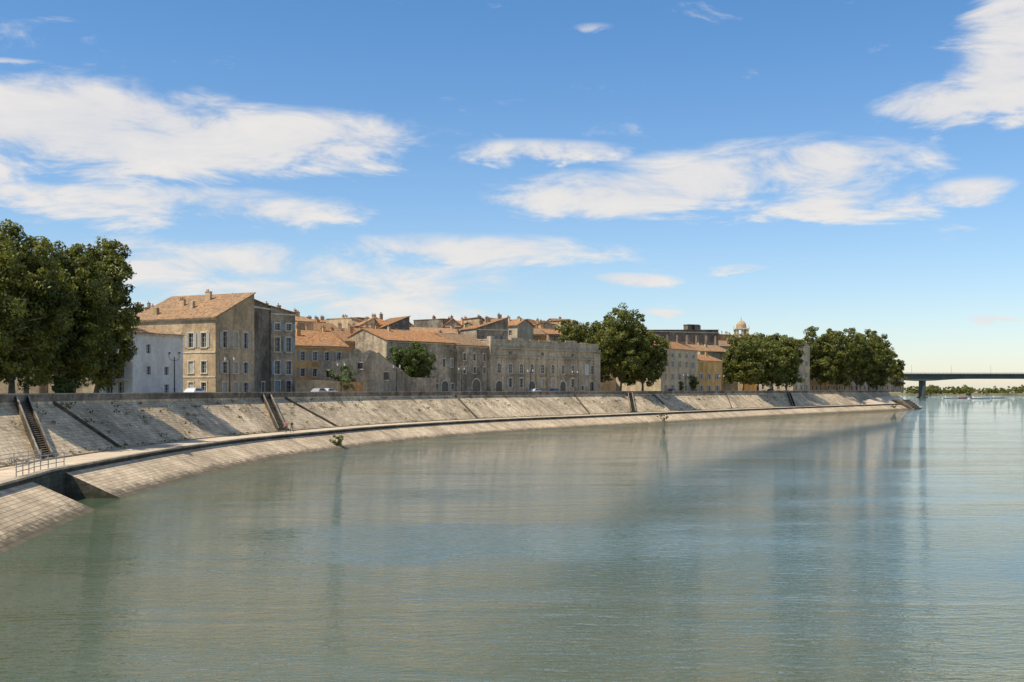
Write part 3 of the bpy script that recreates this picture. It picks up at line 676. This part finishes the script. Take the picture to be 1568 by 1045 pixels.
# ---------------------------------------------------------------- far road bridge
def bridge():
    par=empty('road_bridge',(560,1200,0)); org=(560,1200,0); mb=MB()
    P0=Vector((380,1190,0));P1=Vector((1150,1230,0)); d=(P1-P0); L=d.length; t=d/L; n=Vector((-t.y,t.x,0)); zt=PZ(572.5,1200)
    piers=[PX(1300,1200),PX(1413,1200),PX(1568,1205)+60,PX(1568,1205)+190]
    N=120
    def und(u):
        x=(P0+t*u).x; dm=min(abs(x-p) for p in piers); return 5.6+2.4*math.exp(-(dm/28)**2)
    for i in range(N):
        u0,u1=L*i/N,L*(i+1)/N
        a=P0+t*u0;b_=P0+t*u1
        for off,fl in((0,0),(14,1)):
            q=[a+n*off+Vector((0,0,zt-und(u0))),b_+n*off+Vector((0,0,zt-und(u1))),b_+n*off+Vector((0,0,zt-1)),a+n*off+Vector((0,0,zt-1))]
            mb.face(q if not fl else q[::-1],0)
        mb.face([a+Vector((0,0,zt-und(u0))),a+n*14+Vector((0,0,zt-und(u0))),b_+n*14+Vector((0,0,zt-und(u1))),b_+Vector((0,0,zt-und(u1)))],0)
    mb.box(P0-n*1.5+Vector((0,0,zt-1)),t*L,n*17,(0,0,1),0)
    for p in piers:
        u=(p-P0.x)/t.x; c=P0+t*u; mb.box(c-t*1.6+n*1.5+Vector((0,0,-3)),t*3.2,n*11,(0,0,zt-1.5),0); mb.box(c-t*3-n*.5+Vector((0,0,-3)),t*6,n*15,(0,0,4.5),0)
    mb.obj('deck',['conc'],par,org)
    mb=MB()
    for k in range(2):
        o=P0+n*(-1.3 if k==0 else 15.2)
        mb.box(o+Vector((0,0,zt+1.0)),t*L,n*.12,(0,0,.12),0); mb.box(o+Vector((0,0,zt+.5)),t*L,n*.1,(0,0,.1),0)
        for i in range(int(L/4)): mb.box(o+t*(i*4)+Vector((0,0,zt)),t*.12,n*.1,(0,0,1.0),0)
    for i in range(18):
        p=P0+t*(i*44+10)-n*.8+Vector((0,0,zt)); mb.tube(p,p+Vector((0,0,9)),.16,.09,6); mb.tube(p+Vector((0,0,9)),p+n*2+Vector((0,0,9.4)),.08,.06,5)
    mb.obj('railings_and_lamps',['rail'],par,org)
bridge()
# ---------------------------------------------------------------- lamps, cars, boats, people
def lamp(px,off=O_Q+1.0,h=5.6):
    s=s_at(px,off); x,y=at(s,off); z=G+.13 
    mb=MB(); V=lambda a,b,c:(x+a,y+b,z+c)
    mb.tube(V(0,0,0),V(0,0,.25),.22,.18,8,0,True);mb.tube(V(0,0,.25),V(0,0,1.1),.12,.09,8);mb.tube(V(0,0,1.1),V(0,0,1.2),.13,.13,8,0,True);mb.tube(V(0,0,1.2),V(0,0,h),.085,.06,8)
    t,n=frame(s)
    for sg in(-1,1):
        pr=(0,0,h-.5)
        for k in range(1,5):
            a=math.pi/2*k/4; c=(n[0]*sg*.75*math.sin(a),n[1]*sg*.75*math.sin(a),h-.5+.45*(1-math.cos(a))); mb.tube(V(*pr),V(*c),.03,.03,5); pr=c
        cx,cy=pr[0],pr[1]
        mb.tube(V(cx,cy,h-.05),V(cx,cy,h+.5),.13,.22,6,1,True);mb.tube(V(cx,cy,h+.5),V(cx,cy,h+.72),.27,.04,6,0,True)
    mb.obj('street_lamp',['metal','lamp_glass'])
for p in(172,268,352,522,607,706,812,880,1050,1105,1232): lamp(p)
def car(px,off,col,van=False,flip=False):
    s=s_at(px,off);x,y=at(s,off);t,n=frame(s);t=Vector((*t,0));n=Vector((*n,0))
    if flip: t=-t;n=-n
    o=Vector((x,y,G+.01)); P=lambda a,b,c:o+t*a+n*b+Vector((0,0,c))
    paint=simple('car_paint',col,.25,0,.03); par=empty('parked_van' if van else 'parked_car',o); mb=MB()
    if van: low=[(-2.6,.35),(2.5,.35),(2.6,.8),(2.45,1.15),(1.9,1.3),(-2.6,1.3)];top=[(-2.6,1.3),(1.9,1.3),(1.35,2.05),(1.0,2.15),(-2.45,2.15),(-2.58,2.0)]
    else: low=[(-2.05,.3),(2.05,.3),(2.12,.6),(1.95,.82),(1.0,.95),(-1.9,.98),(-2.1,.8)];top=[(-1.85,.97),(1.05,.95),(.35,1.42),(-.2,1.48),(-1.1,1.46),(-1.6,1.25)]
    def ext(pr,w0,w1,mi,zz0,zz1):
        wd=lambda z:w0+(w1-w0)*max(0,min(1,(z-zz0)/(zz1-zz0)))
        Lp=[P(a,-wd(z),z) for a,z in pr];Rp=[P(a,wd(z),z) for a,z in pr]
        mb.face(Lp,mi);mb.face(Rp[::-1],mi)
        for i in range(len(pr)): j=(i+1)%len(pr); mb.face([Lp[j],Lp[i],Rp[i],Rp[j]],mi)
    ext(low,.9,.86,0,.3,1.0); ext(top,.86,.68,0,.95,1.5 if not van else 2.15)
    ps=[(-1.4,1.02),(.75,1.02),(.25,1.36),(-1.2,1.38)] if not van else [(.4,1.35),(1.65,1.35),(1.2,1.9),(.4,1.95)]
    for sg in(-1,1): mb.face([P(a,sg*(.865-(z-.95)*(.18/.53 if not van else .16)+.012),z) for a,z in ps],1)
    ws=[(1.0,.985),(.38,1.40)] if not van else [(1.88,1.36),(1.4,2.0)]
    mb.face([P(ws[0][0]+.03,-.72,ws[0][1]+.02),P(ws[0][0]+.03,.72,ws[0][1]+.02),P(ws[1][0]+.03,.62,ws[1][1]),P(ws[1][0]+.03,-.62,ws[1][1])],1)
    for a in(-1.3,1.35):
        for sg in(-1,1):
            mb.tube(P(a,sg*.68,.32),P(a,sg*.92,.32),.33,.33,14,2,True); mb.tube(P(a,sg*.92,.32),P(a,sg*.93,.32),.18,.17,10,3,True)
    for sg in(-1,1): mb.box(P(2.07 if not van else 2.56,sg*.62-.15,.62),t*.05,n*.3,(0,0,.14),3)
    mb.obj('body',[paint,'glass','rubber','rail'],par,o)
for px,col in((820,(.5,.5,.5)),(850,(.1,.12,.2)),(1030,(.05,.05,.06)),(1180,(.2,.2,.22)),(300,(.6,.6,.62)),(490,(.3,.3,.3)),(505,(.5,.48,.45))):
    car(px,O_Q+6.2,col)
def boat(px,Y,L,col):
    x=PX(px,Y); par=empty('river_boat',(x,Y,0)); mb=MB(); st=[]
    for i in range(9):
        f=i/8; w=L*.14*math.sin(min(1,(1-f)*2.2+.02)*math.pi/2); k=.25*(f**3)*L*.2
        st.append([(x-L/2+L*f,Y-w,1.0+k),(x-L/2+L*f,Y-w*.7,-.2),(x-L/2+L*f,Y+w*.7,-.2),(x-L/2+L*f,Y+w,1.0+k)])
    for i in range(8):
        for j in range(4): mb.face([st[i][j],st[i+1][j],st[i+1][(j+1)%4],st[i][(j+1)%4]],0)
    mb.face(st[0],0)
    mb.box((x-L*.3,Y-L*.08,1.02),(L*.45,0,0),(0,L*.16,0),(0,0,1.7),1);mb.box((x-L*.32,Y-L*.09,2.73),(L*.5,0,0),(0,L*.18,0),(0,0,.15),1)
    for k in range(5): mb.box((x-L*.27+k*L*.085,Y-L*.08-.02,1.7),(L*.05,0,0),(0,.015,0),(0,0,.6),2)
    mb.obj('hull',[simple('boat_paint',col,.4),'white','glass'],par,(x,Y,0))
for a in((1455,1120,16,(.7,.7,.68)),(1476,1140,20,(.35,.06,.04)),(1500,1100,22,(.75,.75,.75)),(1528,1150,16,(.6,.6,.55)),(1585,1120,20,(.7,.7,.7))): boat(*a)
def person(px,Y,z,face,shirt,trou,hairlen=0,stride=.3,shorts=False):
    x=PX(px,Y); vs=[];ed=[];rd=[]
    def v(c,r,p=None):
        vs.append(c);rd.append(r)
        if p is not None: ed.append((p,len(vs)-1))
        return len(vs)-1
    pel=v((0,0,.95),.15); wa=v((0,0,1.1),.13,pel); chv=v((0,.01,1.32),.155,wa); nk0=v((0,0,1.47),.07,chv); nk=v((0,.01,1.54),.055,nk0)
    hd=v((0,.02,1.63),.085,nk); h2=v((0,.02,1.72),.075,hd)
    for sg,st in((-1,stride),(1,-stride)):
        hp=v((sg*.1,0,.9),.10,pel); kn=v((sg*.1,st*.5+.04,.5),.065,hp); an=v((sg*.1,st*.9-.03,.09),.045,kn); v((sg*.11,st*.9+.14,.04),.035,an)
        shd=v((sg*.19,0,1.42),.06,chv); el=v((sg*.24,-st*.35-.02,1.14),.043,shd); wr=v((sg*.24,-st*.6+.06,.9),.03,el); v((sg*.235,-st*.65+.1,.82),.033,wr)
    me=bpy.data.meshes.new('b'); me.from_pydata(vs,ed,[]); ob=bpy.data.objects.new('b',me); COL.objects.link(ob)
    md=ob.modifiers.new('s','SKIN'); 
    for i,r in enumerate(rd): me.skin_vertices[0].data[i].radius=(r,r*.85)
    me.skin_vertices[0].data[0].use_root=True
    sb=ob.modifiers.new('u','SUBSURF'); sb.levels=2; sb.render_levels=2
    bpy.context.view_layer.update()
    dg=bpy.context.evaluated_depsgraph_get(); dg.update(); m2=bpy.data.meshes.new_from_object(ob.evaluated_get(dg)); bpy.data.objects.remove(ob)
    zs=[q.co.z for q in m2.vertices]; print('PERSON verts',len(m2.vertices),'z',min(zs) if zs else None,max(zs) if zs else None)
    for mm in (M['skin'],simple('shirt_cloth',shirt,.9),simple('trouser_cloth',trou,.9),M['hair'],M['metal']): m2.materials.append(mm)
    for p in m2.polygons:
        c=p.center; k=0
        if c.z<.08: k=4
        elif abs(c.x)>.19 and c.z<1.18: k=0
        elif c.z<1.0: k=2 if (not shorts or c.z>.5) else 0
        elif c.z<1.5: k=1
        elif (c.z>1.71 or (c.y<0 and c.z>1.58-hairlen)): k=3
        p.material_index=k; p.use_smooth=True
    par=empty('walking_person',(x,Y,z)); par.rotation_euler=(0,0,face)
    b=bpy.data.objects.new('body',m2); COL.objects.link(b); b.parent=par
    mb=MB()
    mb.tube((0,.09,1.665),(0,.125,1.64),.012,.018,6,0,True)
    for sg in(-1,1):
        mb.tube((sg*.03,.092,1.685),(sg*.03,.10,1.685),.012,.008,6,1,True); mb.tube((sg*.08,.01,1.66),(sg*.095,.0,1.665),.025,.018,6,0,True)
        st=stride*(-1 if sg==1 else 1)
        for k in range(4): 
            p=Vector((sg*.235,-st*.65+.075+k*.02,.80)); q=p+Vector((0,.01,-.05-.01*(k in(1,2)))); mb.tube(p,q,.009,.008,5,0); mb.tube(q,q+Vector((-sg*.012,.008,-.025)),.008,.006,5,0,True)
        p=Vector((sg*.225,-st*.65+.14,.84)); mb.tube(p,p+Vector((-sg*.01,.03,-.05)),.01,.008,5,0,True)
    mb.tube((-.025,.1,1.615),(.025,.1,1.615),.006,.006,5,2)
    mb.obj('head_and_hand_details',['skin','metal','hair'],par,smooth=True)
for px,sh,tr_,hl,a,st,of in((438,(.45,.10,.06),(.04,.05,.08),.12,.05,.3,7.0),(447,(.03,.03,.04),(.10,.09,.08),0,-.05,-.28,6.6)):
    s=s_at(px,of); xx,yy=at(s,of); person(px,yy,WZ+.005,math.pi+a-.3,sh,tr_,hl,st)
    print('person at',xx,yy,'img y',HZ+(H-WZ)*F/yy)
# ---------------------------------------------------------------- light, sky, camera
el=math.radians(57); hx,hy=-.86,-.50; l=math.hypot(hx,hy); hx/=l;hy/=l
ts=Vector((hx*math.cos(el),hy*math.cos(el),math.sin(el)))
ld=bpy.data.lights.new('sun','SUN'); ld.energy=5.0; ld.angle=math.radians(.5); ld.color=(1,.91,.75)
lo=bpy.data.objects.new('sun',ld); lo.rotation_mode='QUATERNION'; lo.rotation_quaternion=ts.to_track_quat('Z','Y'); lo.location=(0,0,100); COL.objects.link(lo)
w=bpy.data.worlds.new('World'); scene.world=w; w.use_nodes=True; g=NG(w.node_tree); bgn=w.node_tree.nodes['Background']
sky=g.n('ShaderNodeTexSky'); sky.sky_type='NISHITA'; sky.sun_disc=False; sky.sun_elevation=el; sky.sun_rotation=math.atan2(hx,hy)%(2*math.pi); sky.air_density=1.0; sky.dust_density=.4; sky.ozone_density=2.0
gen=g.n('ShaderNodeTexCoord').outputs['Generated']; sp=g.n('ShaderNodeSeparateXYZ',{0:gen})
az=g.m('ARCTAN2',sp.outputs[0],sp.outputs[1]); elv=g.m('ARCSINE',sp.outputs[2])
cv=g.n('ShaderNodeCombineXYZ',{0:az,1:elv,2:0.0}).outputs[0]
nA=g.noise(g.mapv(cv,(9,30,1),(2.3,1.1,0)),1.0,8,.64,.5)
nB=g.noise(g.mapv(cv,(3.2,13,1),(7,3,0)),1.0,2)
azw=g.m('ADD',az,g.m('MULTIPLY',g.m('SUBTRACT',nB,.5),.12)); elw=g.m('ADD',elv,g.m('MULTIPLY',g.m('SUBTRACT',nA,.5),.03))
wv=g.n('ShaderNodeCombineXYZ',{0:azw,1:elw,2:0.0}).outputs[0]
CL=[(150,200,340,84,1.6),(440,215,310,50,1.25),(-120,220,260,95,1.4),(290,318,290,36,1.0),(60,300,170,24,.85),(790,231,160,20,1.0),(930,300,180,44,1.2),(1060,280,200,48,1.2),(1220,260,190,52,1.1),(1280,310,180,28,.8),(1490,292,80,24,.9),(1430,165,95,40,1.3),(1520,130,110,70,1.5),(1560,40,120,90,1.4),(710,384,240,28,1.0),(320,405,280,42,.85),(540,445,400,54,.8),(980,430,55,15,1.15),(1015,479,38,10,1.0),(905,43,36,8,.5),(1110,412,48,8,.7),(60,100,70,8,.6),(1530,487,40,8,.7)]
tot=None
for (cx,cy,rx,ry,wt) in CL:
    a0=math.atan((cx-CX)/F); e0=math.atan((HZ-cy)/F*math.cos(a0)); rx_=rx/F*math.cos(a0)**2; ry_=ry/F*math.cos(a0)
    d=g.vm('MULTIPLY',g.vm('SUBTRACT',wv,(a0,e0,0)),(1/rx_,1/ry_,0)); r2=g.vm('DOT_PRODUCT',d,d,1)
    k=g.m('MULTIPLY_ADD',r2,-wt,wt)
    tot=k if tot is None else g.m('MAXIMUM',tot,k)
tot=g.m('MAXIMUM',tot,-1.0)
aw=g.mr(g.m('ABSOLUTE',az),.5,.75,0,1,True); ew=g.mr(elv,.38,.6,0,1,True); ow=g.m('MAXIMUM',aw,ew)
dome=g.noise(g.mapv(gen,(1.6,1.6,4)),1.0,4,.5); tot=g.m('MAXIMUM',tot,g.m('SUBTRACT',g.m('MULTIPLY',ow,g.mr(dome,.42,.65,0,1.5)),.6))
dens=g.m('ADD',tot,g.m('MULTIPLY',g.m('SUBTRACT',nA,.5),5.0))
cm=g.mr(dens,-.15,1.2,0,.92,True)
shade=g.mix(g.mr(nA,.38,.66,0,1),(6.1,6.1,6.3),(7.35,7.0,6.6))
hz=g.m('POWER',g.mr(elv,0,.40,1,0),1.25)
tint=g.mix(hz,(.58,.98,1.26),(1.16,1.14,1.20))
skyc=g.mix(1.0,sky.outputs[0],tint,'MULTIPLY')
final=g.mix(cm,skyc,shade)
g.nt.links.new(final,bgn.inputs['Color']); bgn.inputs['Strength'].default_value=.12
cd=bpy.data.cameras.new('camera'); co=bpy.data.objects.new('camera',cd); COL.objects.link(co); co.location=(0,0,H); co.rotation_euler=(math.pi/2,0,0)
cd.sensor_width=36; cd.lens=36*F/1568; cd.shift_y=(HZ-522.5)/1568; cd.clip_end=20000; cd.clip_start=.5
scene.camera=co
scene.view_settings.view_transform='Standard'; scene.view_settings.look='None'; scene.view_settings.exposure=0
